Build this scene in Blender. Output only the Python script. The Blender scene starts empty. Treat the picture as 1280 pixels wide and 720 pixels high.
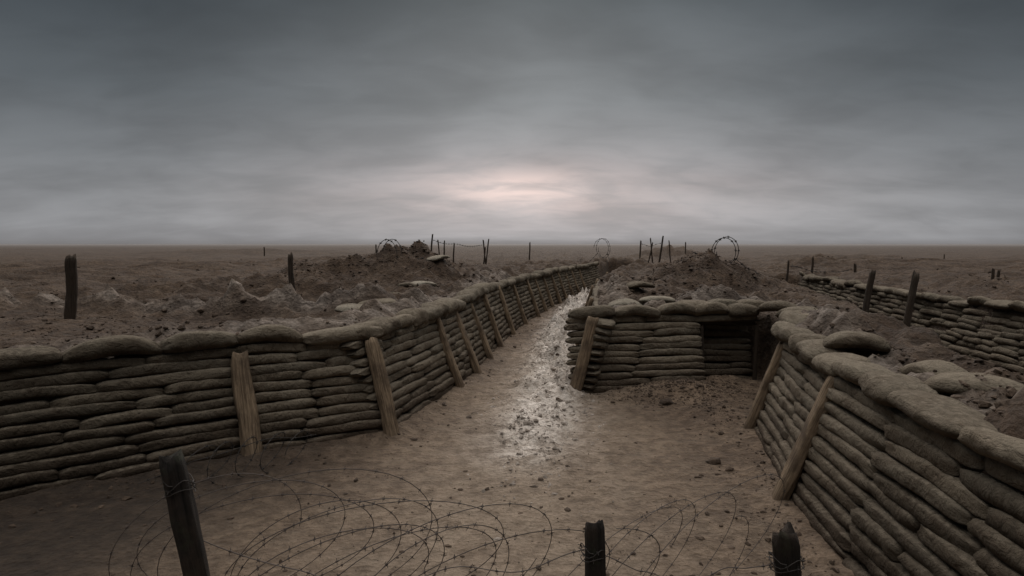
import bpy, bmesh, math, random
import numpy as np
from mathutils import Vector, Matrix, noise
random.seed(7); rng=np.random.default_rng(7)
S=bpy.context.scene; C=S.collection
F=834.0; CH=2.9; TH=math.atan(55/F)
# ---------------------------------------------------------------- camera
cd=bpy.data.cameras.new('camera'); cam=bpy.data.objects.new('camera',cd); C.objects.link(cam)
cam.location=(0,0,CH); cam.rotation_euler=(math.pi/2-TH,0,0)
cd.sensor_width=36; cd.lens=F/1280*36; cd.clip_end=9000; cd.clip_start=.05; S.camera=cam
S.view_settings.view_transform='Standard'; S.view_settings.look='None'; S.view_settings.exposure=0
def ray(u,v):
    x=(u-640)/F; y=-(v-360)/F
    return Vector((x, math.cos(TH)+y*math.sin(TH), -math.sin(TH)+y*math.cos(TH)))
def at(u,v,Y):
    d=ray(u,v); return Vector((0,0,CH))+d*(Y/d.y)
def proj(p):
    q=Vector(p)-Vector((0,0,CH)); f=q.y*math.cos(TH)-q.z*math.sin(TH); up=q.y*math.sin(TH)+q.z*math.cos(TH)
    if f<.1: return None
    return 640+F*q.x/f, 360-F*up/f, f
# ---------------------------------------------------------------- node helpers
def newmat(name):
    m=bpy.data.materials.new(name); m.use_nodes=True; nt=m.node_tree
    return m,nt,nt.nodes['Principled BSDF']
class G:
    def __init__(s,nt): s.nt=nt
    def put(s,sock,v):
        if isinstance(v,bpy.types.NodeSocket): s.nt.links.new(v,sock)
        elif v is not None:
            if hasattr(sock.default_value,'__len__') and not hasattr(v,'__len__'): v=(v,)*len(sock.default_value)
            if hasattr(v,'__len__') and len(sock.default_value)==4 and len(v)==3: v=(*v,1)
            sock.default_value=v
    def m(s,op,a,b=None,c=None,clamp=False):
        n=s.nt.nodes.new('ShaderNodeMath'); n.operation=op; n.use_clamp=clamp
        for i,v in enumerate((a,b,c)):
            if v is not None: s.put(n.inputs[i],v)
        return n.outputs[0]
    def vm(s,op,a,b=None):
        n=s.nt.nodes.new('ShaderNodeVectorMath'); n.operation=op; s.put(n.inputs[0],a)
        if b is not None: s.put(n.inputs[1],b)
        return n.outputs['Value'] if op in('DOT_PRODUCT','LENGTH') else n.outputs[0]
    def noise(s,vec,scale,detail=5,rough=.55,dist=0):
        n=s.nt.nodes.new('ShaderNodeTexNoise'); s.put(n.inputs['Vector'],vec)
        for k,v in(('Scale',scale),('Detail',detail),('Roughness',rough),('Distortion',dist)): s.put(n.inputs[k],v)
        return n.outputs['Fac']
    def vor(s,vec,scale):
        n=s.nt.nodes.new('ShaderNodeTexVoronoi'); s.put(n.inputs['Vector'],vec); s.put(n.inputs['Scale'],scale); return n.outputs['Distance']
    def mr(s,v,a,b,c=0,d=1,smooth=True):
        n=s.nt.nodes.new('ShaderNodeMapRange'); n.interpolation_type='SMOOTHSTEP' if smooth else 'LINEAR'
        for i,x in enumerate((v,a,b,c,d)): s.put(n.inputs[i],x)
        return n.outputs[0]
    def mix(s,f,a,b,mode='MIX'):
        n=s.nt.nodes.new('ShaderNodeMix'); n.data_type='RGBA'; n.blend_type=mode
        s.put(n.inputs[0],f); s.put(n.inputs[6],a); s.put(n.inputs[7],b); return n.outputs[2]
    def ramp(s,f,stops):
        n=s.nt.nodes.new('ShaderNodeValToRGB'); e=n.color_ramp.elements
        while len(e)<len(stops): e.new(.5)
        for el,(p,c) in zip(e,stops): el.position=p; el.color=(*c,1)
        s.put(n.inputs[0],f); return n.outputs[0]
    def bump(s,h,strength,dist,normal=None):
        n=s.nt.nodes.new('ShaderNodeBump'); s.put(n.inputs['Height'],h); n.inputs['Strength'].default_value=strength; n.inputs['Distance'].default_value=dist
        if normal is not None: s.put(n.inputs['Normal'],normal)
        return n.outputs[0]
    def mapping(s,vec,scale=(1,1,1),rot=(0,0,0)):
        n=s.nt.nodes.new('ShaderNodeMapping'); s.put(n.inputs['Vector'],vec); n.inputs['Scale'].default_value=scale; n.inputs['Rotation'].default_value=rot; return n.outputs[0]
    def tc(s,k): return s.nt.nodes.new('ShaderNodeTexCoord').outputs[k]
    def geo(s,k): return s.nt.nodes.new('ShaderNodeNewGeometry').outputs[k]
    def attr(s,k):
        n=s.nt.nodes.new('ShaderNodeAttribute'); n.attribute_name=k; return n.outputs['Fac']
    def sep(s,v):
        n=s.nt.nodes.new('ShaderNodeSeparateXYZ'); s.put(n.inputs[0],v); return n.outputs
    def comb(s,x,y,z):
        n=s.nt.nodes.new('ShaderNodeCombineXYZ'); s.put(n.inputs[0],x); s.put(n.inputs[1],y); s.put(n.inputs[2],z); return n.outputs[0]
# ---------------------------------------------------------------- world
w=bpy.data.worlds.new('World'); S.world=w; w.use_nodes=True; nt=w.node_tree; g=G(nt)
bg=nt.nodes['Background']; out=nt.nodes['World Output']
d=g.tc('Generated'); dx,dy,dz=g.sep(d)[:]
zc=g.m('MAXIMUM',dz,0.0)
cen=g.ramp(zc,[(0,(.34,.335,.345)),(.022,(.41,.40,.41)),(.06,(.44,.425,.43)),(.11,(.355,.352,.362)),(.2,(.222,.234,.245)),(.34,(.108,.125,.137)),(.6,(.26,.28,.30)),(1,(2.2,2.13,2.05))])
sid=g.ramp(zc,[(0,(.25,.252,.262)),(.022,(.275,.278,.290)),(.05,(.245,.250,.262)),(.12,(.168,.179,.191)),(.2,(.097,.110,.121)),(.34,(.035,.045,.054)),(.6,(.22,.24,.26)),(1,(2.2,2.13,2.05))])
hl=g.m('SQRT',g.m('ADD',g.m('MULTIPLY',dx,dx),g.m('MULTIPLY',dy,dy)))
azx=g.m('DIVIDE',dx,g.m('MAXIMUM',hl,.001)); azf=g.m('GREATER_THAN',dy,0)
off=g.m('ABSOLUTE',g.m('SUBTRACT',azx,.04))
sidef=g.mr(off,.02,.62)
sidef=g.m('MAXIMUM',sidef,g.m('SUBTRACT',1,azf))
base=g.mix(sidef,cen,sid)
# unseen sky behind the camera, darkened to dim the walls facing it
bk=g.m('MULTIPLY',g.mr(dy,.25,-.35),g.mr(zc,.85,.3)); base=g.mix(g.m('MULTIPLY',bk,.85),base,(.025,.027,.031))
den=g.m('ADD',zc,.24)
cv=g.comb(g.m('DIVIDE',dx,den),g.m('DIVIDE',dy,den),0)
n1=g.noise(g.mapping(cv,(.8,1.0,1),(0,0,.45)),1.2,3.5,.45,.6)
n2=g.noise(g.mapping(cv,(.8,1.0,1),(0,0,-.35)),3.0,4.5,.5,.6)
n3=g.noise(g.mapping(cv,(.6,1.2,1),(0,0,.18)),6.5,4,.55,.8)
nn=g.m('ADD',g.m('MULTIPLY',n1,.60),g.m('ADD',g.m('MULTIPLY',n2,.28),g.m('MULTIPLY',n3,.12)))
cl=g.mr(nn,.36,.64,.83,1.16)
base=g.mix(1,base,g.comb(cl,cl,cl),'MULTIPLY')
br=g.mr(g.m('ADD',g.m('MULTIPLY',n2,.65),g.m('MULTIPLY',n3,.35)),.36,.6,.42,1.1)
ga=g.m('DIVIDE',g.m('SUBTRACT',azx,.012),.105); gb=g.m('DIVIDE',g.m('SUBTRACT',dz,.081),.025)
ge=g.m('EXPONENT',g.m('MULTIPLY',g.m('ADD',g.m('MULTIPLY',ga,ga),g.m('MULTIPLY',gb,gb)),-1))
ge=g.m('MULTIPLY',g.m('MULTIPLY',ge,azf),br)
base=g.mix(1,base,g.mix(ge,(0,0,0),(.33,.215,.17)),'ADD')
ga=g.m('DIVIDE',g.m('SUBTRACT',azx,.04),.27); gb=g.m('DIVIDE',g.m('SUBTRACT',dz,.075),.05)
ge=g.m('EXPONENT',g.m('MULTIPLY',g.m('ADD',g.m('MULTIPLY',ga,ga),g.m('MULTIPLY',gb,gb)),-1))
base=g.mix(1,base,g.mix(g.m('MULTIPLY',g.m('MULTIPLY',ge,azf),br),(0,0,0),(.08,.034,.022)),'ADD')
mb=g.noise(g.comb(g.m('MULTIPLY',azx,1.6),g.m('MULTIPLY',dz,50),0),1.0,2,.5)
mf=g.m('MULTIPLY',g.mr(mb,.4,.62),g.mr(dz,.05,.01))
base=g.mix(g.m('MULTIPLY',mf,.25),base,(.22,.215,.22))
base=g.mix(g.mr(dz,.010,-.002,0,.55),base,(.16,.148,.145))
base=g.mix(g.mr(dz,-.005,-.04),base,(.06,.05,.045))
nt.links.new(base,bg.inputs[0]); bg.inputs[1].default_value=1
sky=nt.nodes.new('ShaderNodeTexSky'); sky.sky_type='NISHITA'; sky.sun_disc=False
sky.sun_elevation=math.radians(24); sky.sun_rotation=0; sky.dust_density=2
b2=nt.nodes.new('ShaderNodeBackground'); nt.links.new(sky.outputs[0],b2.inputs[0]); b2.inputs[1].default_value=.0005
ad=nt.nodes.new('ShaderNodeAddShader'); nt.links.new(bg.outputs[0],ad.inputs[0]); nt.links.new(b2.outputs[0],ad.inputs[1]); nt.links.new(ad.outputs[0],out.inputs[0])
sl=bpy.data.lights.new('sun','SUN'); sl.energy=1.3; sl.angle=math.radians(26); sl.color=(1,.89,.80)
so=bpy.data.objects.new('sun',sl); C.objects.link(so); so.rotation_euler=Vector((0.05,1,.50)).to_track_quat('Z','Y').to_euler()
# ---------------------------------------------------------------- materials
def soil(name,dark,mid,palec,useattr=True,bs=1.0):
    m,nt,p=newmat(name); g=G(nt); pos=g.geo('Position')
    a=g.noise(pos,.55,7,.6); b=g.noise(pos,5.5,8,.65); c=g.noise(pos,28,5,.6)
    col=g.mix(g.mr(a,.35,.65),dark,mid)
    rough=.93
    if useattr:
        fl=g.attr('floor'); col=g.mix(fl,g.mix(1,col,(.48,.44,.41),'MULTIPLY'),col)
        e=g.noise(pos,1.9,6,.65); col=g.mix(g.m('MULTIPLY',g.mr(e,.52,.68),.35),col,(.16,.122,.09))
        falloff=g.attr('wet'); col=g.mix(falloff,col,g.mix(1,col,(.30,.29,.28),'MULTIPLY'))  # brightness falloff towards the sides, painted into the ground colour
    col=g.mix(g.mr(b,.35,.7),g.mix(1,col,(.46,.43,.40),'MULTIPLY'),col)
    if useattr:
        sd=g.attr('sand'); col=g.mix(g.m('MULTIPLY',sd,g.mr(g.m('ADD',g.m('MULTIPLY',b,.5),g.m('MULTIPLY',e,.5)),.35,.62,.22,.78)),col,(.345,.27,.20))
        pa=g.attr('pale')
        br=g.m('ADD',g.m('MULTIPLY',b,.75),g.m('MULTIPLY',e,.35))
        f=g.m('MULTIPLY',g.mr(pa,0,1,0,1,False),g.mr(g.m('ADD',br,g.m('MULTIPLY',pa,.12)),.50,.74,.20,1))
        col=g.mix(f,col,palec)
        rough=g.m('SUBTRACT',.93,g.m('MULTIPLY',g.m('MULTIPLY',pa,g.mr(e,.38,.6,.35,1)),.48))
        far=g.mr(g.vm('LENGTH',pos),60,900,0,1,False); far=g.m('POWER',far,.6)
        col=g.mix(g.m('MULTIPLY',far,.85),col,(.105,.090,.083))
        col=g.mix(g.mr(g.vm('LENGTH',pos),160,1400,0,.92),col,(.20,.182,.175))  # horizon haze put into the soil colour by distance
    col=g.mix(g.mr(c,.3,.75,.25,0),col,(.02,.016,.012))
    nt.links.new(col,p.inputs['Base Color']); g.put(p.inputs['Roughness'],rough); p.inputs['Specular IOR Level'].default_value=.38
    h=g.m('ADD',g.m('MULTIPLY',b,.9),g.m('ADD',g.m('MULTIPLY',c,.24),g.m('MULTIPLY',g.vor(pos,16),.28)))
    nt.links.new(g.bump(h,1.0,.12*bs),p.inputs['Normal'])
    return m
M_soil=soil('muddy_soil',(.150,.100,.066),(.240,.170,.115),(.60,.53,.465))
M_clod=soil('clod_soil',(.075,.050,.034),(.135,.094,.065),(.4,.36,.32),False,.4)
M_rub=soil('pale_rubble',(.26,.22,.185),(.58,.51,.45),(.4,.36,.32),False,.3)
def cloth(name,attr=False,pale=False,k=1.):
    m,nt,p=newmat(name); g=G(nt); oc=g.tc('Object'); pos=g.geo('Position')
    r=g.attr('tint') if attr else nt.nodes.new('ShaderNodeObjectInfo').outputs['Random']
    if pale: a1,a2=(.40,.36,.30),(.28,.25,.20)
    else: a1,a2=(.215*k,.178*k,.132*k),(.112*k,.091*k,.067*k)
    col=g.mix(r,a1,a2)
    hue=g.m('FRACT',g.m('MULTIPLY',r,7.31))
    col=g.mix(g.m('MULTIPLY',hue,.3),col,(.145*k,.132*k,.106*k))
    s=g.noise(pos,3.2,6,.62); col=g.mix(g.mr(s,.4,.68,0,.62),col,(.075,.053,.036))
    s2=g.noise(pos,14,5,.6); col=g.mix(g.mr(s2,.5,.75,0,.25),col,(.25*k,.20*k,.15*k))
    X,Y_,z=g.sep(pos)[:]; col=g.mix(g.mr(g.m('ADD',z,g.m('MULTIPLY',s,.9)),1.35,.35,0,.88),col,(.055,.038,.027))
    falloff=g.m('MAXIMUM',g.mr(X,-2.6,-6.0,0,.72),g.m('MULTIPLY',g.mr(Y_,8,4.5,0,.7),g.mr(z,1.7,.6)))  # corner falloff painted into the cloth: darker far left and low right
    col=g.mix(falloff,col,g.mix(1,col,(.33,.32,.31),'MULTIPLY'))
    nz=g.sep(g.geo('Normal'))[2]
    col=g.mix(g.m('MULTIPLY',g.mr(nz,.35,.95),g.mr(s2,.35,.65,.08,.42)),col,(.26*k,.22*k,.17*k))  # pale highlight on upward faces, painted into the cloth colour
    nt.links.new(col,p.inputs['Base Color']); p.inputs['Roughness'].default_value=.95; p.inputs['Specular IOR Level'].default_value=.10
    wr=g.noise(g.mapping(oc,(3.4,5,4)),2.2,6,.62,1.2)
    rid=g.m('SUBTRACT',1,g.m('MULTIPLY',g.m('ABSOLUTE',g.m('SUBTRACT',g.noise(g.mapping(oc,(4.5,3,3),(0,.3,.5)),2.0,3,.5,1.),.5)),6),clamp=True)
    def wave(k,axis):
        n=nt.nodes.new('ShaderNodeTexWave'); n.bands_direction=axis; nt.links.new(oc,n.inputs['Vector']); n.inputs['Scale'].default_value=k; n.inputs['Distortion'].default_value=.4; return n.outputs['Fac']
    weave=g.m('ADD',wave(42,'X'),g.m('ADD',wave(42,'Z'),wave(42,'Y')))
    h=g.m('ADD',g.m('MULTIPLY',wr,1),g.m('MULTIPLY',weave,.015)); h=g.m('ADD',h,g.m('MULTIPLY',g.noise(pos,45,3,.6),.10)); h=g.m('ADD',h,g.m('MULTIPLY',rid,-.16))
    nt.links.new(g.bump(h,.95,.07),p.inputs['Normal']); return m
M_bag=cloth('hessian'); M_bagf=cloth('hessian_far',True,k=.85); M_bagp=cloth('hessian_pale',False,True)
def wood(name,c1,c2,moss=0):
    m,nt,p=newmat(name); g=G(nt); oc=g.tc('Object')
    a=g.noise(g.mapping(oc,(26,26,1.6)),1.4,6,.65,.5); b=g.noise(g.geo('Position'),3,5,.6)
    col=g.mix(g.mr(a,.3,.7),c1,c2); col=g.mix(g.mr(b,.40,.68,0,.75),col,(.06,.042,.03))
    z=g.sep(oc)[2]; col=g.mix(g.mr(g.m('ADD',z,g.m('MULTIPLY',b,.4)),.65,.1,0,.8),col,(.075,.055,.040))
    if moss: col=g.mix(g.mr(g.noise(oc,9,4),.55,.65,0,moss),col,(.04,.044,.028))
    nt.links.new(col,p.inputs['Base Color']); p.inputs['Roughness'].default_value=.9; p.inputs['Specular IOR Level'].default_value=.2
    nt.links.new(g.bump(g.m('ADD',a,g.m('MULTIPLY',b,.3)),1,.035),p.inputs['Normal']); return m
M_wood=wood('weathered_timber',(.095,.066,.042),(.32,.235,.155)); M_dark=wood('dark_wet_timber',(.010,.009,.008),(.026,.021,.018),.35); M_grey=wood('old_picket',(.028,.022,.017),(.07,.053,.04))
def wiremat(name,c1,c2):
    mw,ntw,pw=newmat(name); gw=G(ntw); nn_=gw.noise(gw.geo('Position'),30,3)
    ntw.links.new(gw.mix(nn_,c1,c2),pw.inputs['Base Color']); pw.inputs['Metallic'].default_value=.3; pw.inputs['Roughness'].default_value=.7; return mw
M_wire=wiremat('rusty_wire',(.036,.030,.028),(.10,.078,.066)); M_wired=wiremat('dark_wire',(.02,.018,.017),(.05,.04,.034))
# ---------------------------------------------------------------- object helpers
def mesh(name,V,Fc,mat,smooth=True):
    me=bpy.data.meshes.new(name); me.from_pydata([tuple(v) for v in V],[],[tuple(f) for f in Fc]); me.materials.append(mat)
    if smooth: me.polygons.foreach_set('use_smooth',[True]*len(me.polygons))
    me.update(); return me
def obj(name,me,parent=None,loc=None,label=None,cat=None,group=None,kind=None):
    o=bpy.data.objects.new(name,me); C.objects.link(o)
    if parent is not None: o.parent=parent
    if loc is not None: o.location=loc
    for k,v in (('label',label),('category',cat),('group',group),('kind',kind)):
        if v: o[k]=v
    return o
# ---------------------------------------------------------------- terrain
P1=[(-20,-3),(-13,1.6),(-8.2,5.1),(-5.7,7.15),(-3.6,8.86),(-1.84,9.79),(-1.07,13.07),(-.61,16.),(-.35,18.2),(0,20.8),(.45,23.4),(1.0,26),(1.8,29.6),(2.7,33),(3.7,36.5),(4.8,40),(6.2,45),(7.8,51),(9.0,51),
    (7.5,45),(6.1,40),(4.25,32.5),(3.1,27),(2.25,22),(1.65,17),(1.15,12.5),(3.84,13.07),(3.87,13.65),(4.95,13.7),(4.98,13.0),(3.69,10.08),(3.08,7.33),(2.9,5.8),(2.72,4.2),(2.5,2),(2.3,-5),(-20,-20)]
P2=[(4.9,4),(5.2,5.5),(5.95,7.75),(7.9,13.5),(10.3,24),(11.4,29.5),(12.5,29.8),(11.0,22),(10.05,14),(9.65,8),(9.4,3.5)]
def sdist(P,x,y):
    best=np.full(x.shape,1e9); ins=np.zeros(x.shape,bool); n=len(P)
    for i in range(n):
        ax,ay=P[i]; bx,by=P[(i+1)%n]; ex,ey=bx-ax,by-ay
        t=np.clip(((x-ax)*ex+(y-ay)*ey)/(ex*ex+ey*ey),0,1)
        best=np.minimum(best,np.hypot(x-ax-t*ex,y-ay-t*ey))
        if ay!=by:
            c=((ay>y)!=(by>y))&(x<ex*(y-ay)/ey+ax); ins^=c
    return np.where(ins,-best,best)
def sst(a,b,v):
    t=np.clip((v-a)/(b-a),0,1); return t*t*(3-2*t)
def NZ(x,y,s,oct=4,off=0):
    f=noise.fractal
    return np.array([f(Vector((a*s+off,b*s-off,off*.7)),1.0,2.1,oct) for a,b in zip(x.ravel(),y.ravel())]).reshape(x.shape)
def pdist(P,x,y):
    best=np.full(x.shape,1e9)
    for (ax,ay),(bx,by) in zip(P[:-1],P[1:]):
        ex,ey=bx-ax,by-ay; t=np.clip(((x-ax)*ex+(y-ay)*ey)/(ex*ex+ey*ey),0,1)
        best=np.minimum(best,np.hypot(x-ax-t*ex,y-ay-t*ey))
    return best
PALE=[(.20,9.0),(.50,11),(.80,13),(1.15,17),(1.65,22),(2.4,27),(3.7,33),(5.5,40),(7.2,47)]
MID=[(-.6,2),(.1,8),(.5,12),(1.2,18)]
RIDGE=[(-16,14.3),(-8,13.7),(-3.0,13.3)]
def gs(x,y,cx,cy,sx,sy,h,r=0):
    c,s=math.cos(r),math.sin(r); X=(x-cx)*c+(y-cy)*s; Y=-(x-cx)*s+(y-cy)*c
    return h*np.exp(-(X/sx)**2-(Y/sy)**2)
def H(x,y):
    d1=sdist(P1,x,y); d2=sdist(P2,x,y)
    R=np.hypot(x,y)
    a=NZ(x,y,.35,4,3); b=NZ(x,y,1.6,5,11); c=NZ(x,y,5.,3,23); f_=NZ(x,y,.55,4,55)
    fade=np.clip(1.6/(1+(R/150)**2),0,1)
    rough=np.clip(1+.22*b+.08*c,.6,1.4)
    m=gs(x,y,-3.0,22.5,1.8,1.8,.95)+gs(x,y,-4.9,22,2.2,1.7,.62)+gs(x,y,-7.2,21,2.6,1.6,.42)+gs(x,y,-1.9,27,1.2,1.5,.45)+gs(x,y,-9.6,24,2.4,1.5,.35)
    m=m+gs(x,y,4.9,19.5,1.2,1.7,.70)+gs(x,y,6.1,19.9,1.2,1.7,.66)+gs(x,y,3.7,17.2,1.2,1.4,.42)+gs(x,y,7.6,21,1.5,1.4,.4)+gs(x,y,4.6,15.4,1.6,.7,.22)
    m=m+gs(x,y,6.0,9.6,.8,2.2,.16,.3)
    m=m+gs(x,y,16.6,36,2.4,2.2,.8)+gs(x,y,21,40,3,2,.5)+gs(x,y,14.5,62,3.5,2,1.1)+gs(x,y,-12,55,7,3,.5)+gs(x,y,28,60,8,3,.6)+gs(x,y,-34,90,16,4,.8)+gs(x,y,-18,38,5,1.5,.4)+gs(x,y,-22,30,4,1,.35)+gs(x,y,24,46,5,1.5,.35)
    sm=1-.60*np.clip(m/.7,0,1)
    flat=sst(-2.2,-3.2,x)*sst(14.2,13.2,y); sm=sm*(1-.45*flat)
    m=m+.33*np.exp(-(pdist(RIDGE,x,y)/.55)**2)*(1+.7*b)-gs(x,y,-8,16.4,5.5,1.0,.6,.05)+gs(x,y,-8,19.3,5,.6,.25,.1)-gs(x,y,-5.2,17.8,1.2,.7,.25)
    m=m+gs(x,y,-2.9,17,.8,3.8,.26)
    m=m+.30*np.clip(NZ(x,y,.14,4,40),-1,1)*sst(13,34,R)*np.clip(2/(1+R/200),0,1)*sm
    o=1.49+.12*a+((.16*b+.07*c)*fade-.17*np.abs(f_)*fade)*sm
    o=o+.18*np.exp(-((d1-1.15)/.45)**2)*(1+.9*b*sm)
    o=o+m*rough*np.clip(np.minimum(d1,d2)/.9,0,1)
    o=np.where(R>400,1.47+.6*NZ(x,y,.004,3,5)*sst(400,900,R),o)
    w1=np.clip((d1-.21)/.33,0,1)
    floor=.03*a+.045*b+.024*c+.08*np.exp(-(np.minimum(d1,0)/.28)**2)
    floor=floor+gs(x,y,3.1,12.5,.95,.42,.28)+gs(x,y,4.3,13.3,.6,.4,.22)+gs(x,y,3.5,11.4,.35,1.0,.14)
    rp=np.interp(y,[8,12,17,30],[.02,.12,.28,.34]); floor=floor+rp*np.exp(-(pdist(PALE,x,y)/.6)**2)*(1+1.4*b+.9*c)
    yb=np.where(x>-4,4.8,4.8+(x+4)*.65)
    bank=1.33*sst(-.4,2.4,yb-y)*(1+.05*b); floor=floor+bank
    h=np.maximum(floor,o*w1)
    w2=np.clip((d2-.1)/.35,0,1); f2=.30+.05*b
    h=np.where(d2<.5,np.minimum(h,f2*(1-w2)+o*w2),h)
    return h,d1,d2
def grow(start,step,k,end):
    r=[]; v=start
    while abs(v)<end: step*=k; v+=step; r.append(v)
    return r
xs=np.array(sorted([-9-q for q in grow(0,.1,1.06,4200)]+list(np.arange(-9,12.01,.1))+[12+q for q in grow(0,.1,1.06,4200)]))
ys=np.array(sorted([.5-q for q in grow(0,.15,1.25,300)]+list(np.arange(.5,22,.09))+list(np.arange(22,50,.15))+[50+q for q in grow(0,.15,1.05,4800)]))
XX,YY=np.meshgrid(xs,ys); ZZ,D1,D2=H(XX,YY)
ny,nx=XX.shape
V=np.stack([XX,YY,ZZ],-1).reshape(-1,3)
idx=np.arange(nx*ny).reshape(ny,nx); Q=np.stack([idx[:-1,:-1],idx[:-1,1:],idx[1:,1:],idx[1:,:-1]],-1).reshape(-1,4)
def bigmesh(name,V,Q,mat,smooth=True):
    me=bpy.data.meshes.new(name); k=Q.shape[1]
    me.vertices.add(len(V)); me.vertices.foreach_set('co',V.astype(np.float32).ravel())
    me.loops.add(Q.size); me.loops.foreach_set('vertex_index',Q.astype(np.int32).ravel())
    me.polygons.add(len(Q)); me.polygons.foreach_set('loop_start',np.arange(0,Q.size,k,dtype=np.int32))
    me.update(calc_edges=True); me.validate(); me.materials.append(mat)
    me.polygons.foreach_set('use_smooth',[smooth]*len(me.polygons)); return me
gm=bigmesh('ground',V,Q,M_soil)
inside=np.clip((.3-D1)/.3,0,1)
PD=pdist(PALE,XX,YY); MD=pdist(MID,XX,YY)
pale=inside*np.clip(1.25*np.exp(-(PD/.64)**2)*np.interp(YY,[7.8,11],[.40,1]),0,1)
pale=np.maximum(pale,.25*np.exp(-((D1-.95)/.4)**2)*(YY>5)*(YY<24))
pale=np.maximum(pale,.26*np.exp(-((pdist(RIDGE,XX,YY)-.0)/.35)**2)*(XX>-20))
mid_tone=inside*np.exp(-(MD/np.interp(YY,[4,10,18],[2.0,1.7,1.0]))**2)  # floor colour paler towards the middle line
falloff=np.clip(sst(1.6,4.2,np.minimum(PD,MD)),0,1)*inside*(XX<2.6)  # mask for the painted darkening away from the path
for nm,arr in (('pale',pale),('floor',inside),('wet',falloff),('sand',mid_tone)):
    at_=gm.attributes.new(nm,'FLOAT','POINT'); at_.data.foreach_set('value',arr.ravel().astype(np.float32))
obj('ground',gm,kind='structure',label='churned brown mud ground with trenches dug into it',cat='ground')
def hz(x,y): return float(H(np.array([float(x)]),np.array([float(y)]))[0][0])
# ---------------------------------------------------------------- scattered stones and clods (stuff)
def ico(seed):
    bm=bmesh.new(); bmesh.ops.create_icosphere(bm,subdivisions=2 if seed>100 else 1,radius=1)
    V=[]
    for v in bm.verts:
        p=v.co.copy(); n=noise.noise(p*1.3+Vector((seed*3.1,0,0)))*.55+noise.noise(p*3+Vector((0,seed*2.,0)))*.25; V.append(p*(1+n))
    Fc=[[v.index for v in f.verts] for f in bm.faces]; bm.free(); return np.array(V),np.array(Fc)
icos=[ico(i) for i in range(8)]
def scatter(name,x,y,r,mat,label,cat,sink=.1):
    z,_,_=H(x,y); Vs=[];Fs=[];n=0
    for i in range(len(x)):
        a,f=icos[i%8]; ang=rng.uniform(0,6.28,3)
        M=np.array(Matrix.Rotation(ang[0],3,'Z')@Matrix.Rotation(ang[1],3,'X')@Matrix.Rotation(ang[2],3,'Y'))
        s=r[i]*rng.uniform(.55,1.4,3); v=(a@M.T)*s*np.array([1,1,.6]); v=v+np.array([x[i],y[i],z[i]+r[i]*sink]); Vs.append(v); Fs.append(f+n); n+=len(a)
    me=bigmesh(name,np.concatenate(Vs),np.concatenate(Fs),mat,False)
    return obj(name,me,kind='stuff',label=label,cat=cat)
N=11000; t=rng.uniform(0,1,N)**1.1*(len(PALE)-1.001); k=t.astype(int); fr=t-k; PA=np.array(PALE)
px=PA[k,0]*(1-fr)+PA[k+1,0]*fr+rng.normal(0,.44,N); py=PA[k,1]*(1-fr)+PA[k+1,1]*fr+rng.normal(0,.9,N)-.2
dd=sdist(P1,px,py); cn=NZ(px,py,1.8,3,90); ok=(dd<-.02)&(cn>-.1); px,py=px[ok],py[ok]
scatter('rubble',px,py,(.005+.009*rng.pareto(2.3,len(px)).clip(0,4.))*(.75+py/28),M_rub,'pale broken chalk rubble strewn along the trench floor','rubble',-.05)
N=22000; u=rng.uniform(-60,1340,N); dist=1/rng.uniform(1/60,1/4.8,N)**1.0; cx=(u-640)/F*dist; cy=dist
dd=sdist(P1,cx,cy); edge=np.exp(-(dd/.6)**2); clump=NZ(cx,cy,.8,3,70)
keep=((dd>.6)&(clump>-.2)&(rng.uniform(0,1,N)<.9))|((dd<-.03)&(rng.uniform(0,1,N)<.06+.6*edge))
cx,cy,dd=cx[keep],cy[keep],dd[keep]
scatter('soil_clods',cx,cy,(.008+.015*rng.pareto(2.4,len(cx)).clip(0,3.))*(.8+cy/24).clip(0,2.2)*np.where(dd<0,.7,1),M_clod,'loose brown soil clods scattered over the mud','soil clods')
mc=[(-3.3,22.5,2.2,1.6,1500),(5.4,19.6,1.8,1.5,1500),(3.1,12.35,.9,.4,900),(4.3,12.9,.45,.35,260),(16.6,36,2,2,200),(4.5,15.6,1.2,.6,500),(-6,21,1.9,1.3,600),(3.5,11.2,.3,.8,250)]
mx=np.concatenate([rng.normal(a,c*.75,n) for a,b,c,d_,n in mc]); my=np.concatenate([rng.normal(b,d_*.75,n) for a,b,c,d_,n in mc])
dd=sdist(P1,mx,my); ok=(dd>.6)|(dd<-.02); mx,my=mx[ok],my[ok]
scatter('spoil_clods',mx,my,(.012+.015*rng.pareto(2.6,len(mx)).clip(0,2.5))*np.where(my<15,.8,1.2),M_clod,'lumpy brown spoil on the earth mounds and below the middle wall','soil clods')
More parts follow.
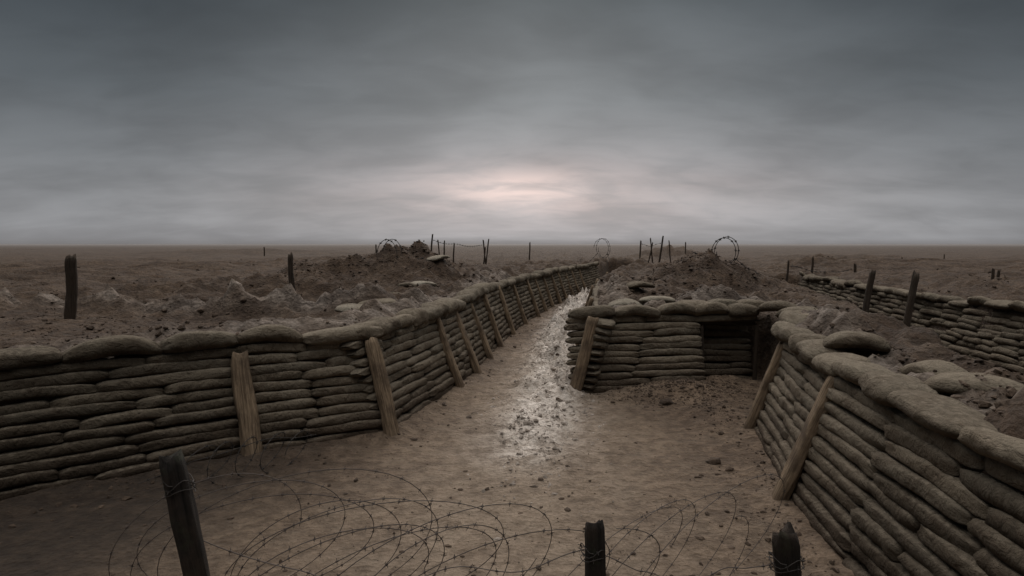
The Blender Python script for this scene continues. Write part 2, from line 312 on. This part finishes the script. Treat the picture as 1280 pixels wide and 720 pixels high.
# ---------------------------------------------------------------- sandbags
def bagV(seed,L,W,Hh,nl=30,nr=20,top=False):
    V=[];Fc=[]; o=Vector((seed*5.3,seed*1.7,0)); rs=random.Random(seed)
    e1=rs.uniform(2.6,4.4) if top else rs.uniform(6,10); e2=rs.uniform(2.6,4.4) if top else rs.uniform(6,10); k=rs.choice([5,6,7]); ph=rs.uniform(0,6); droop=rs.uniform(-.16,.0)*Hh*(1.6 if top else .8)
    for i in range(nl+1):
        t=-1+2*i/nl; t=math.copysign(abs(t)**.75,t); e=e1 if t<0 else e2
        r=(1-min(.9995,abs(t))**e)**(1/2.3); r=max(r,.05)
        for j in range(nr):
            th=2*math.pi*j/nr; c,s=math.cos(th),math.sin(th); n=2.8 if top else 4.2
            cy=math.copysign(abs(c)**(2/n),c); cz=math.copysign(abs(s)**(2/n),s)
            pk=1+.14*math.sin(k*th+ph)*abs(t)**4
            p=Vector((t*L/2,cy*W/2*(.25+.75*r)*pk*(1 if r>.06 else .3),cz*Hh/2*r*pk))
            q=Vector((p.x*2.6,p.y*4,p.z*6))+o
            d1=noise.noise(q)*.10+noise.noise(q*2.3)*.08+noise.noise(q*4.7)*.035
            p.y*=1+d1; p.z*=1+d1*1.1; p.z+=noise.noise(Vector((p.x*1.7,0,0))+o)*.13*Hh+droop*(2*t*t-1)
            p.y+=noise.noise(Vector((p.x*1.5,9,0))+o)*.09*W
            V.append(p)
    for i in range(nl):
        for j in range(nr): Fc.append((i*nr+j,i*nr+(j+1)%nr,(i+1)*nr+(j+1)%nr,(i+1)*nr+j))
    return V,Fc
class Bag: pass
bags=[]
FL,FW,FH=1.15,.38,.143; TL,TW,TH2=.85,.54,.26
def addbag(p,tan,tilt,L,kind,bay,row,roll=0,pale=False,hs=1,label=None):
    b=Bag(); b.p=Vector(p); b.L=L; b.kind=kind; b.bay=bay; b.row=row; b.pale=pale; b.label=label
    b.seed=random.randrange(12)
    tx=Vector(tan).normalized(); ny_=Vector((-tx.y,tx.x,0)).normalized(); nz_=tx.cross(ny_)
    R=Matrix((tx,ny_,nz_)).transposed()@Matrix.Rotation(-tilt,3,'X')@Matrix.Rotation(roll,3,'Y')
    if random.random()<.5: R=R@Matrix.Rotation(math.pi,3,'Z')
    w0,h0=(FW,FH) if kind=='f' else (TW,TH2)
    b.sc=(L/(FL if kind=='f' else TL),random.uniform(.94,1.06),hs*random.uniform(.96,1.06)); b.R=R; b.h=h0*hs
    bags.append(b); return b
BAT=.30
def fill(p0,p1,bay,z0=.0,n=11,top=True,bat=BAT,jit=1.,L0=1.0,topj=1.,skip=0,over=.06,h=.131,ths=1.):
    p0=Vector((*p0,0)); p1=Vector((*p1,0)); T=(p1-p0); LL=T.length; T.normalize(); Nn=Vector((-T.y,T.x,0))
    def row(z,kind,r,Lm,off,hs=1):
        s=-over+random.uniform(-.05,.05); end=LL+over
        k=max(1,round((end-s)/(Lm*random.uniform(.85,1.2))))
        ws=[random.uniform(.65,1.4) for _ in range(k)]; tot=sum(ws); span=end-s; ph=random.uniform(0,6)
        for wv in ws:
            L=span*wv/tot; c=s+L/2; s+=L
            j2=jit*(.55 if kind=='f' else 1.5)
            zz=z+.010*j2*random.gauss(0,1)+.008*math.sin(c*1.7+ph); P=p0+T*c+Nn*(bat*z+off+.018*j2*random.gauss(0,1)); P.z=z0+zz
            tilt=math.radians(8+random.gauss(0,4*j2)); yaw=random.gauss(0,.02*j2)
            tt=(T+Nn*yaw).normalized()
            addbag(P,tt,tilt,L*1.04+.02,kind,bay,r,random.gauss(0,.012*j2),False,hs*(random.uniform(.85,1.15)*ths if kind=='t' else random.uniform(.98,1.06)))
    for i in range(skip,n):
        z=h*(i+.5); row(z,'f',n-i+(1 if top else 0),L0,FW/2,h/.131)
    if top:
        row(h*n+.088,'t',1,.82*topj,TW/2-.14)
Lp=[(-8.2,5.1),(-5.75,7.11),(-3.6,8.86),(-1.84,9.79),(-1.07,13.07),(-.82,14.7),(-.58,16.3),(-.35,18.2),(0,20.8),(.45,23.4),(1.0,26),(1.4,27.9),(1.8,29.6),(2.25,31.3),(2.7,33),(3.7,36.5),(4.8,40),(6.2,45)]
names=['left wall far outside','left wall left of its nearest post','left wall between nearest and corner posts','left wall between corner post and next post','left wall between third and fourth posts','left wall between fourth and fifth posts','left wall between fifth and sixth posts','left wall between sixth and seventh posts']+['left wall deep in the trench']*20
for i in range(len(Lp)-1):
    fill(Lp[i],Lp[i+1],names[i],L0=1.2 if i<4 else 1.05)
fill((1.28,12.55),(3.84,13.05),'middle wall right of its leaning post',L0=1.25)
fill((3.74,13.04),(5.0,13.12),'above the dugout opening',skip=10,L0=1.5)
fill((3.86,13.68),(4.98,13.72),'back of the shaded dugout recess',n=9,top=False,L0=.9,jit=2)
Rp=[(4.92,13.0),(3.69,10.08),(3.08,7.33),(2.9,5.8),(2.68,3.4)]
fill(Rp[0],Rp[1],'right wall between dugout and far post',L0=1.15)
fill(Rp[1],Rp[2],'right wall between its two posts',L0=1.25,ths=.95)
fill(Rp[2],Rp[3],'right wall just right of its nearest post',L0=1.2,over=.02,ths=.88)
fill(Rp[3],Rp[4],'right wall closest to the camera',L0=1.2,ths=.82)
Ip=[(7.5,45),(6.1,40),(4.25,32.5),(3.1,27),(2.25,22),(1.65,17),(1.15,12.6)]
for a,b in zip(Ip[:-1],Ip[1:]): fill(a,b,'right side of the deep trench',L0=1.3,jit=1.4,n=11,top=False)
P2w=[(12.5,29.8),(11.0,22),(10.45,17.5),(10.05,14),(9.65,8),(9.5,5.5)]
for i,(a,b) in enumerate(zip(P2w[:-1],P2w[1:])): fill(a,b,'second trench wall at far right',z0=.30,n=9,L0=.75,jit=2.6,bat=.35,h=.122,ths=.72)
def loose(u,Y,z,L,ang,kind='t',label='',pale=False,hs=1.,roll=0):
    x=(u-640)/F*Y; zz=hz(x,Y)+.045 if z is None else z
    b=addbag((x,Y,zz),(math.cos(ang),math.sin(ang),0),random.uniform(-.1,.1),L,kind,None,0,roll,pale,hs,label); return b
loose(1072,8.1,1.68,.75,-.35,label='plump dark sandbag lying alone behind the right wall crest, upper one',hs=.8)
loose(1228,5.9,1.60,.85,-.75,label='long dark sandbag lying on the earth above the right wall, nearest one',hs=.65)
loose(1172,6.8,1.57,.6,-1.0,label='half buried sandbag behind the right wall between two larger loose bags',hs=.6)
pl=[(446,12.3,.8,.1),(470,13.0,.75,.4),(462,14.2,.7,.2),(488,14.6,.8,.7),(500,16.2,.7,.3),(517,17.5,.8,.9),(528,19.0,.8,.5),(512,18.6,.7,.1),(548,21.6,.8,.9),(478,15.6,.7,0),(496,17.4,.7,.1)]
for i,(u,Y,L,a) in enumerate(pl):
    loose(u,Y,None,L*1.0,a,pale=i%3!=1,hs=.5,roll=random.uniform(-.12,.12),label='%s pale sandbag, counted from the front, among loose bags behind left wall'%['first','second','third','fourth','fifth','sixth','seventh','eighth','ninth','tenth','eleventh'][i])
for i,(u,Y,L,a) in enumerate([(782,14.6,.75,.1),(822,14.9,.8,-.2),(800,16.0,.7,.3)]):
    loose(u,Y,None,L,a,pale=i<2,hs=.55,label=['pale sandbag lying behind the middle wall, left one','pale sandbag lying behind the middle wall, right one','small sandbag behind the two pale bags on middle mound'][i])
for i,(u,Y,L,a) in enumerate([(868,13.95,.8,.05),(905,14.0,.85,-.05),(940,13.9,.85,-.1),(975,13.3,.8,-.5),(1000,12.2,.8,-1.0),(1022,11.1,.8,-1.1),(1030,10.0,.8,-1.2)]):
    loose(u,Y,1.61,L,a,hs=.8,label='%s sandbag in the short row behind the dugout roof'%['leftmost','second','third','fourth','fifth','sixth','rightmost'][i])
ORD=['','top','second','third','fourth','fifth','sixth','seventh','eighth','ninth','tenth','eleventh','twelfth']
POS=['first','second','third','fourth','fifth','sixth','seventh','eighth','ninth','tenth','eleventh','twelfth','thirteenth','fourteenth','fifteenth','sixteenth','seventeenth','eighteenth','nineteenth','twentieth']+['far']*60
for b in bags:
    q=proj(b.p); b.q=q; b.inf=q is not None and -25<q[0]<1305 and q[1]<745
    b.size=(b.L*b.h/(q[2]**2)) if b.inf else 0
    if b.bay in('right side of the deep trench',): b.size*=.1
    if b.label: b.size*=50
sel=sorted([b for b in bags if b.size>0],key=lambda b:-b.size)[:300]; ids=set(id(b) for b in sel)
rows={}
for b in bags:
    if b.inf and not b.label: rows.setdefault((b.bay,b.row),[]).append(b)
for (bay,r),bs in rows.items():
    bs.sort(key=lambda b:b.q[0])
    for i,b in enumerate(bs):
        adj='plump sandbag' if b.kind=='t' else ('long sandbag' if b.L>1.3 else ('short sandbag' if b.L<.9 else 'flat sandbag'))
        b.label='%s, %s row, %s from left, %s'%(adj,ORD[r] if r else 'rear',POS[i],b.bay)
hi={}; lo={}
for k_,(L,W_,H_) in(('f',(FL,FW,FH)),('t',(TL,TW,TH2))):
    for s in range(12):
        sd=s+(20 if k_=='t' else 0)
        V_,F_=bagV(sd,L,W_,H_,top=k_=='t')
        hi[k_,s,False]=mesh('sandbag',V_,F_,M_bag); m2=hi[k_,s,False].copy(); m2.materials[0]=M_bagp; hi[k_,s,True]=m2
        V_,F_=bagV(sd,L,W_,H_,14,10,k_=='t'); lo[k_,s]=(np.array([tuple(v) for v in V_]),np.array(F_))
VV=[];FF=[];TT=[];n=0
for b in bags:
    if id(b) in ids:
        o=obj('sandbag',hi[b.kind,b.seed,b.pale],label=b.label,cat='sandbag',group='sandbags of the trench walls')
        M4=b.R.to_4x4()@Matrix.Diagonal((*b.sc,1)); M4.translation=b.p; o.matrix_world=M4
    else:
        a,f=lo[b.kind,b.seed]; Rm=np.array(b.R); v=(a*np.array(b.sc))@Rm.T+np.array(b.p)
        VV.append(v); FF.append(f+n); n+=len(v); TT.append(np.full(len(v),random.random()))
fm=bigmesh('distant_sandbags',np.concatenate(VV),np.concatenate(FF),M_bagf)
ta=fm.attributes.new('tint','FLOAT','POINT'); ta.data.foreach_set('value',np.concatenate(TT).astype(np.float32))
obj('distant_sandbags',fm,kind='stuff',label='distant sandbags lining the deep trench and the far right trench',cat='sandbags')
# ---------------------------------------------------------------- timber posts
def postmesh(name,L,w,d_,mat,seed,rnd=.6,taper=.08,rough=1.):
    V=[];Fc=[];nr=18; k=20
    prof=[]
    for j in range(k):
        th=2*math.pi*(j+.5)/k; c,s=math.cos(th),math.sin(th); n=min(2/rnd,9); prof.append((math.copysign(abs(c)**(2/n),c)*w/2,math.copysign(abs(s)**(2/n),s)*d_/2))
    for i in range(nr+1):
        t=i/nr; z=L*t; sc=1-taper*t
        if i==nr: sc*=.88
        for j,(x,y) in enumerate(prof):
            q=Vector((x*9,y*9,z*1.8+seed*7.7)); dn=noise.noise(q)*.20*rough+noise.noise(q*3)*.10*rough
            zz=z+(noise.noise(Vector((x*22,y*22,seed)))*.07*min(1,w/.1)*rough if i>=nr-1 else 0)
            bx=noise.noise(Vector((0,seed,z*.9)))*.045; V.append((x*sc*(1+dn)+bx,y*sc*(1+dn),zz))
    for i in range(nr):
        for j in range(k): Fc.append((i*k+j,i*k+(j+1)%k,(i+1)*k+(j+1)%k,(i+1)*k+j))
    cz=sum(V[nr*k+j][2] for j in range(k))/k
    V.append((noise.noise(Vector((0,seed,L*.9)))*.045,0,cz-.004))
    for j in range(k): Fc.append((nr*k+j,nr*k+(j+1)%k,len(V)-1))
    return mesh(name,V,Fc,mat)
pc=[0]
def post(name,base,top,w,d_,yaw,mat,label,cat='post',group=None,**kw):
    pc[0]+=1; base=Vector(base); top=Vector(top); ax=top-base; L=ax.length; ax.normalize()
    me=postmesh(name,L,w,d_,mat,pc[0]*1.37,**kw); o=obj(name,me,label=label,cat=cat,group=group)
    xv=Vector((math.cos(yaw),math.sin(yaw),0)); yv=ax.cross(xv).normalized(); xv=yv.cross(ax).normalized()
    M=Matrix((xv,yv,ax)).transposed().to_4x4(); M.translation=base; o.matrix_world=M; return o
def wallpost(p,tan,h,w,label,out_=-.03,bat=BAT,dep=.16):
    T=Vector((*tan,0)).normalized(); Nn=Vector((-T.y,T.x,0))
    b=Vector((*p,-.15))+Nn*(out_-.15*bat); t=Vector((*p,h))+Nn*(out_+h*bat)
    return post('timber_post',b,t,w,dep,math.atan2(T.y,T.x),M_wood,label,'post','timber posts bracing the trench walls')
wallpost((-3.55,8.86),(.82,.57),1.38,.27,'thick upright timber post in the left wall, nearest the camera',-.06)
wallpost((-1.84,9.79),(.6,.8),1.45,.25,'thick timber post at the corner where the left wall turns',-.09)
lb=['leaning timber post in the left wall, next beyond the corner post','fourth timber post along the left wall, leaning outward','fifth timber post along the left wall, leaning outward','sixth timber post along the left wall, leaning outward']
posts=[(-1.07,13.07),(-.82,14.7),(-.58,16.3),(-.35,18.2),(0,20.8),(.45,23.4),(1.0,26),(1.4,27.9),(1.8,29.6),(2.25,31.3),(2.7,33),(3.2,34.8),(3.7,36.5),(4.25,38.3)]
for i,p in enumerate(posts):
    l=lb[i] if i<4 else '%s timber post along the left wall, deep in the trench'%POS[i+2]
    wallpost(p,(.17,1),1.50+random.uniform(-.08,.08),(.22 if i<2 else .2)*random.uniform(.85,1.1),l,-.08,.36+random.uniform(-.03,.04))
post('timber_post',(1.13,12.40,-.1),(1.55,12.62,1.50),.24,.18,.2,M_wood,'leaning timber post at the left end of the middle wall','post','timber posts bracing the trench walls')
wallpost((3.69,10.08),(-.22,-1),1.40,.20,'far timber post leaning against the right wall',-.08,.36)
wallpost((3.08,7.33),(-.2,-1),1.45,.25,'near timber post leaning against the right wall',-.09,.40)
for i,(a,b) in enumerate([((3.0,26.5),(3.4,26.4)),((4.3,33),(4.7,32.9)),((2.25,22.3),(2.7,22.2)),((1.6,17.2),(2.05,17.1))]):
    post('timber_post',(*a,.0),(*b,1.5),.17,.12,1.4,M_wood,'%s timber post on the right side of the deep trench'%['third','farthest','second','nearest'][i],'post','timber posts bracing the trench walls')
df=obj('dugout_frame',None,loc=(4.42,13.15,0),label='low timber framed dugout opening in the middle wall corner',cat='dugout')
def board(name,parent,c,sx,sy,sz,mat,seed):
    me=postmesh(name,sx,sz,sy,mat,seed,rnd=.25,taper=.01,rough=.6); o=obj(name,me,parent); o.rotation_euler=(0,math.pi/2,0); o.location=(c[0]-sx/2,c[1],c[2]); return o
board('lintel',df,(0,.58,1.27),1.2,.12,.09,M_grey,91)
for i in range(6): board('roof_board',df,(0,.50+i*.2,1.335),1.3,.19,.035,M_grey,95+i)
for sx in(-.55,.56):
    me=postmesh('jamb',1.28,.08,.09,M_grey,80+sx,taper=.02); o=obj('jamb',me,df); o.location=(sx,.40,-.05)
# ---------------------------------------------------------------- wires
def tube(pts,r,V,Fc,k=5):
    pts=[Vector(p) for p in pts]; n0=len(V); N_=len(pts); prev=None
    for i,p in enumerate(pts):
        t=(pts[min(i+1,N_-1)]-pts[max(i-1,0)]).normalized()
        if prev is None: a=t.orthogonal().normalized()
        else: a=(prev-t*prev.dot(t)).normalized()
        prev=a; b=t.cross(a)
        for j in range(k):
            th=2*math.pi*j/k; V.append(p+a*(r*math.cos(th))+b*(r*math.sin(th)))
    for i in range(N_-1):
        for j in range(k): Fc.append((n0+i*k+j,n0+i*k+(j+1)%k,n0+(i+1)*k+(j+1)%k,n0+(i+1)*k+j))
def barbs(pts,r,step,size,V,Fc):
    acc=random.uniform(0,step)
    for a,b in zip(pts[:-1],pts[1:]):
        a=Vector(a);b=Vector(b); acc+=(b-a).length
        if acc>step:
            acc=0; t=(b-a).normalized(); u=t.orthogonal().normalized(); u.rotate(Matrix.Rotation(random.uniform(0,3.1),3,t)); v_=t.cross(u)
            for dirn in(u,v_):
                q=[a-dirn*size+t*size*.3,a-dirn*size*.2,a+dirn*size*.2,a+dirn*size-t*size*.3]; tube(q,r*.75,V,Fc,3)
            tube([a-t*r*2.6,a+t*r*2.6],r*1.9,V,Fc,5)
def wire(paths,name,label,r=.0028,step=.13,size=.018,cat='barbed wire',group=None,mat=None):
    V=[];Fc=[]
    for p in paths: tube(p,r,V,Fc); barbs(p,r,step,size,V,Fc)
    o0=sum((Vector(v) for v in V),Vector())/len(V)
    me=mesh(name,[v-o0 for v in V],Fc,mat or M_wire)
    return obj(name,me,None,o0,label,cat,group)
def coil(a,b,r,turns,seed,shear=.35,wob=.12,zs=1.):
    a=Vector(a);b=Vector(b); ax=(b-a); n=int(turns*52); pts=[]; T=ax.normalized(); side=Vector((0,0,1)).cross(T).normalized()
    for i in range(n+1):
        t=i/n; th=2*math.pi*turns*t; o=Vector((t*turns*.8+seed*9,0,0)); rr=r*(1+wob*2.4*noise.noise(o)+.04*noise.noise(o*5))
        p=a+ax*t+side*(rr*math.cos(th)*.8)+Vector((0,0,1))*(rr*math.sin(th)*zs)
        p+=T*(shear*rr*(math.cos(th)+.35*math.sin(th))*(1+.5*noise.noise(o*.6+Vector((0,7,0)))))+T*(.5*r*noise.noise(o*1.1+Vector((0,4,0))))
        p.z+=.12*r*noise.noise(o*2+Vector((0,0,5))); pts.append(p)
    return pts
wire([coil((-2.0,4.3,.95),(-.75,4.0,.90),.45,7.0,1,1.35,.25)],'barbed_wire_coil','tangled barbed wire coil left of the short mossy stake',group='barbed wire coils in front')
wire([coil((-1.25,3.8,.86),(.10,3.75,.82),.42,6.2,2,1.5,.25)],'barbed_wire_coil','barbed wire coil sagging against the short mossy stake',group='barbed wire coils in front')
wire([coil((.55,3.9,.86),(1.25,4.0,.92),.42,4.2,3,1.3,.25)],'barbed_wire_coil','barbed wire coil between the two short stakes',r=.0022,group='barbed wire coils in front')
def sag(a,b,s,seed,n=60,wv=.05):
    a=Vector(a);b=Vector(b); return [a.lerp(b,i/n)+Vector((0,.1*noise.noise(Vector((i*.07,seed,0))),-s*4*(i/n)*(1-i/n)+wv*2*noise.noise(Vector((seed,i*.06,0))))) for i in range(n+1)]
pA=at(238,668,3.25); pB=at(741,690,3.45); pC=at(978,690,3.3)
wire([sag(pA,pB,.20,1,wv=.08)],'barbed_wire_strand','sagging barbed wire strand strung from leaning stake to mossy stake')
wire([sag(pB,pC,.14,2,wv=.06)],'barbed_wire_strand','barbed wire strand strung between the two short stakes')
gl=[coil((-3.95,7.9,.20),(-2.75,8.6,.22),.24,4.5,6,1.),sag((-4.3,7.5,.15),(-2.6,8.7,.35),-.12,3)]
wire(gl,'barbed_wire_coil','small barbed wire tangle at the foot of the left wall',r=.005,step=.2,size=.028,mat=M_wired)
def stake(u0,v0,u1,v1,Y,w,label,yaw):
    top=at(u0,v0,Y); dirp=at(u1,v1,Y); ax=(top-dirp).normalized(); gz=hz(dirp.x,Y)-.15; base=top-ax*((top.z-gz)/ax.z)
    o=post('wooden_stake',base,top,w,w*.85,yaw,M_dark,label,'stake',rnd=.4,rough=1.2)
    L=(top-base).length; V=[];Fc=[]; zc_=L-.2
    pts=[Vector((math.cos(a*.35)*w*.60,math.sin(a*.35)*w*.54,zc_+a*.0018*(1+.3*math.sin(a)))) for a in range(50)]
    tube(pts,.0026,V,Fc); barbs(pts,.0026,.14,.016,V,Fc); obj('wire_wrap',mesh('wire_wrap',V,Fc,M_wired),o); return o
stake(216,569,246,720,3.2,.112,'tall dark stake leaning left among the barbed wire, nearest left',.2)
stake(741,655,741,720,3.45,.108,'short dark mossy stake standing upright in the barbed wire',.1)
stake(979,665,985,720,3.3,.135,'short dark thick stake at the bottom right of the barbed wire',-.2)
# ---------------------------------------------------------------- pickets
def picket(u,vt,Y,w,label,lean=0,grp='old pickets on the waste ground',mat=M_grey,**kw):
    top=at(u,vt,Y); x=top.x-lean; z=hz(x,Y)-.12
    return post('picket',(x,Y,z),top,w,w*.8,random.uniform(-.5,.5),mat,label,'picket',grp,rough=1.4,**kw)
picket(90,320,12.4,.18,'thick weathered stake standing alone at far left',.1)
picket(363,318,15.4,.13,'slim stake standing alone behind the left wall',-.06)
picket(1092,340,12.4,.11,'left of two dark stakes behind the right wall',.13)
picket(1147,342,10.4,.10,'right of two dark stakes behind the right wall',.17)
far=[(470,306,52,.12,0),(541,293,40,.10,.15),(547,300,41,.08,-.2),(556,301,42,.09,.1),(567,304,46,.10,0),(604,300,50,.1,-.2),(611,299,50,.1,.25),(662,303,55,.12,0),(606,309,38,.08,.1),
 (801,301,46,.1,.1),(813,298,47,.1,-.2),(816,303,44,.08,.3),(829,295,47,.12,.3),(836,301,50,.09,-.2),(857,303,60,.1,0),(1016,321,30,.10,.05),(1069,330,32,.12,0),(1241,336,26,.11,0),(1248,338,26.5,.10,.05),(1128,322,50,.12,0),(205,322,60,.12,0),(330,309,70,.14,0),(985,325,28,.09,.1),(1180,318,60,.1,0)]
far.sort(key=lambda a:a[0])
for i,(u,vt,Y,w_,ln) in enumerate(far):
    picket(u,vt,Y,w_,'%s distant picket on the skyline counting from the left'%(['first','second','third','fourth','fifth','sixth','seventh','eighth','ninth','tenth','eleventh','twelfth','thirteenth','fourteenth','fifteenth','sixteenth','seventeenth','eighteenth','nineteenth','twentieth','twenty-first','twenty-second','twenty-third','twenty-fourth'][i]),ln)
for u,vt,Y,r,l in [(487,299,21.5,.50,'barbed wire hoops on top of the left earth mound'),(907,296,20.0,.44,'barbed wire hoops on top of the mound behind the dugout'),(753,298,42,.60,'distant barbed wire hoops above the end of the trench')]:
    c=at(u,vt,Y); c.z-=r
    wire([coil(c+Vector((-.12,-.2,0)),c+Vector((.16,.25,0)),r,2.0,u,.12,.04),sag((c.x-1.0,Y,hz(c.x-1.0,Y)+.1),c+Vector((-.3,0,-r*.5)),.05,u),sag(c+Vector((.3,0,-r*.5)),(c.x+1.1,Y,hz(c.x+1.1,Y)+.05),.05,u)],'barbed_wire_hoop',l,r=.011,step=.25,size=.045,mat=M_wired)
for (a,b,Ya,Yb,va,vb_,l) in [(541,606,40,50,300,306,'distant wire strung between skyline pickets left of centre'),(801,829,46,47,305,302,'distant wire strung between clustered pickets right of centre'),(985,1069,28,32,332,336,'slack wire strung by the small mound at far right')]:
    wire([sag(at(a,va,Ya),at(b,vb_,Yb),.2,a)],'wire_strand',l,r=.011,step=.4,size=.06,mat=M_wired)
for i,(u,v,r,l) in enumerate([(893,577,.075,'fist sized dark clod alone on the path near the right wall'),(912,586,.045,'small dark clod just right of the larger one'),(833,505,.10,'dark lump of earth below the middle wall'),(660,538,.07,'pale chalk lump at the near end of the rubble'),(318,372,.16,'pale stone lying on the ground behind the left wall')]):
    dr=ray(u,v); zt=.02 if i<4 else 1.5; Y=(zt-CH)/dr.z*dr.y; x=dr.x/dr.y*Y
    a,f=ico(101+i); me=mesh('rock',a*np.array([r*1.2,r,r*.7]),f,M_clod if i<3 else M_rub); obj('rock',me,loc=(x,Y,hz(x,Y)+r*.25),label=l,cat='rock')
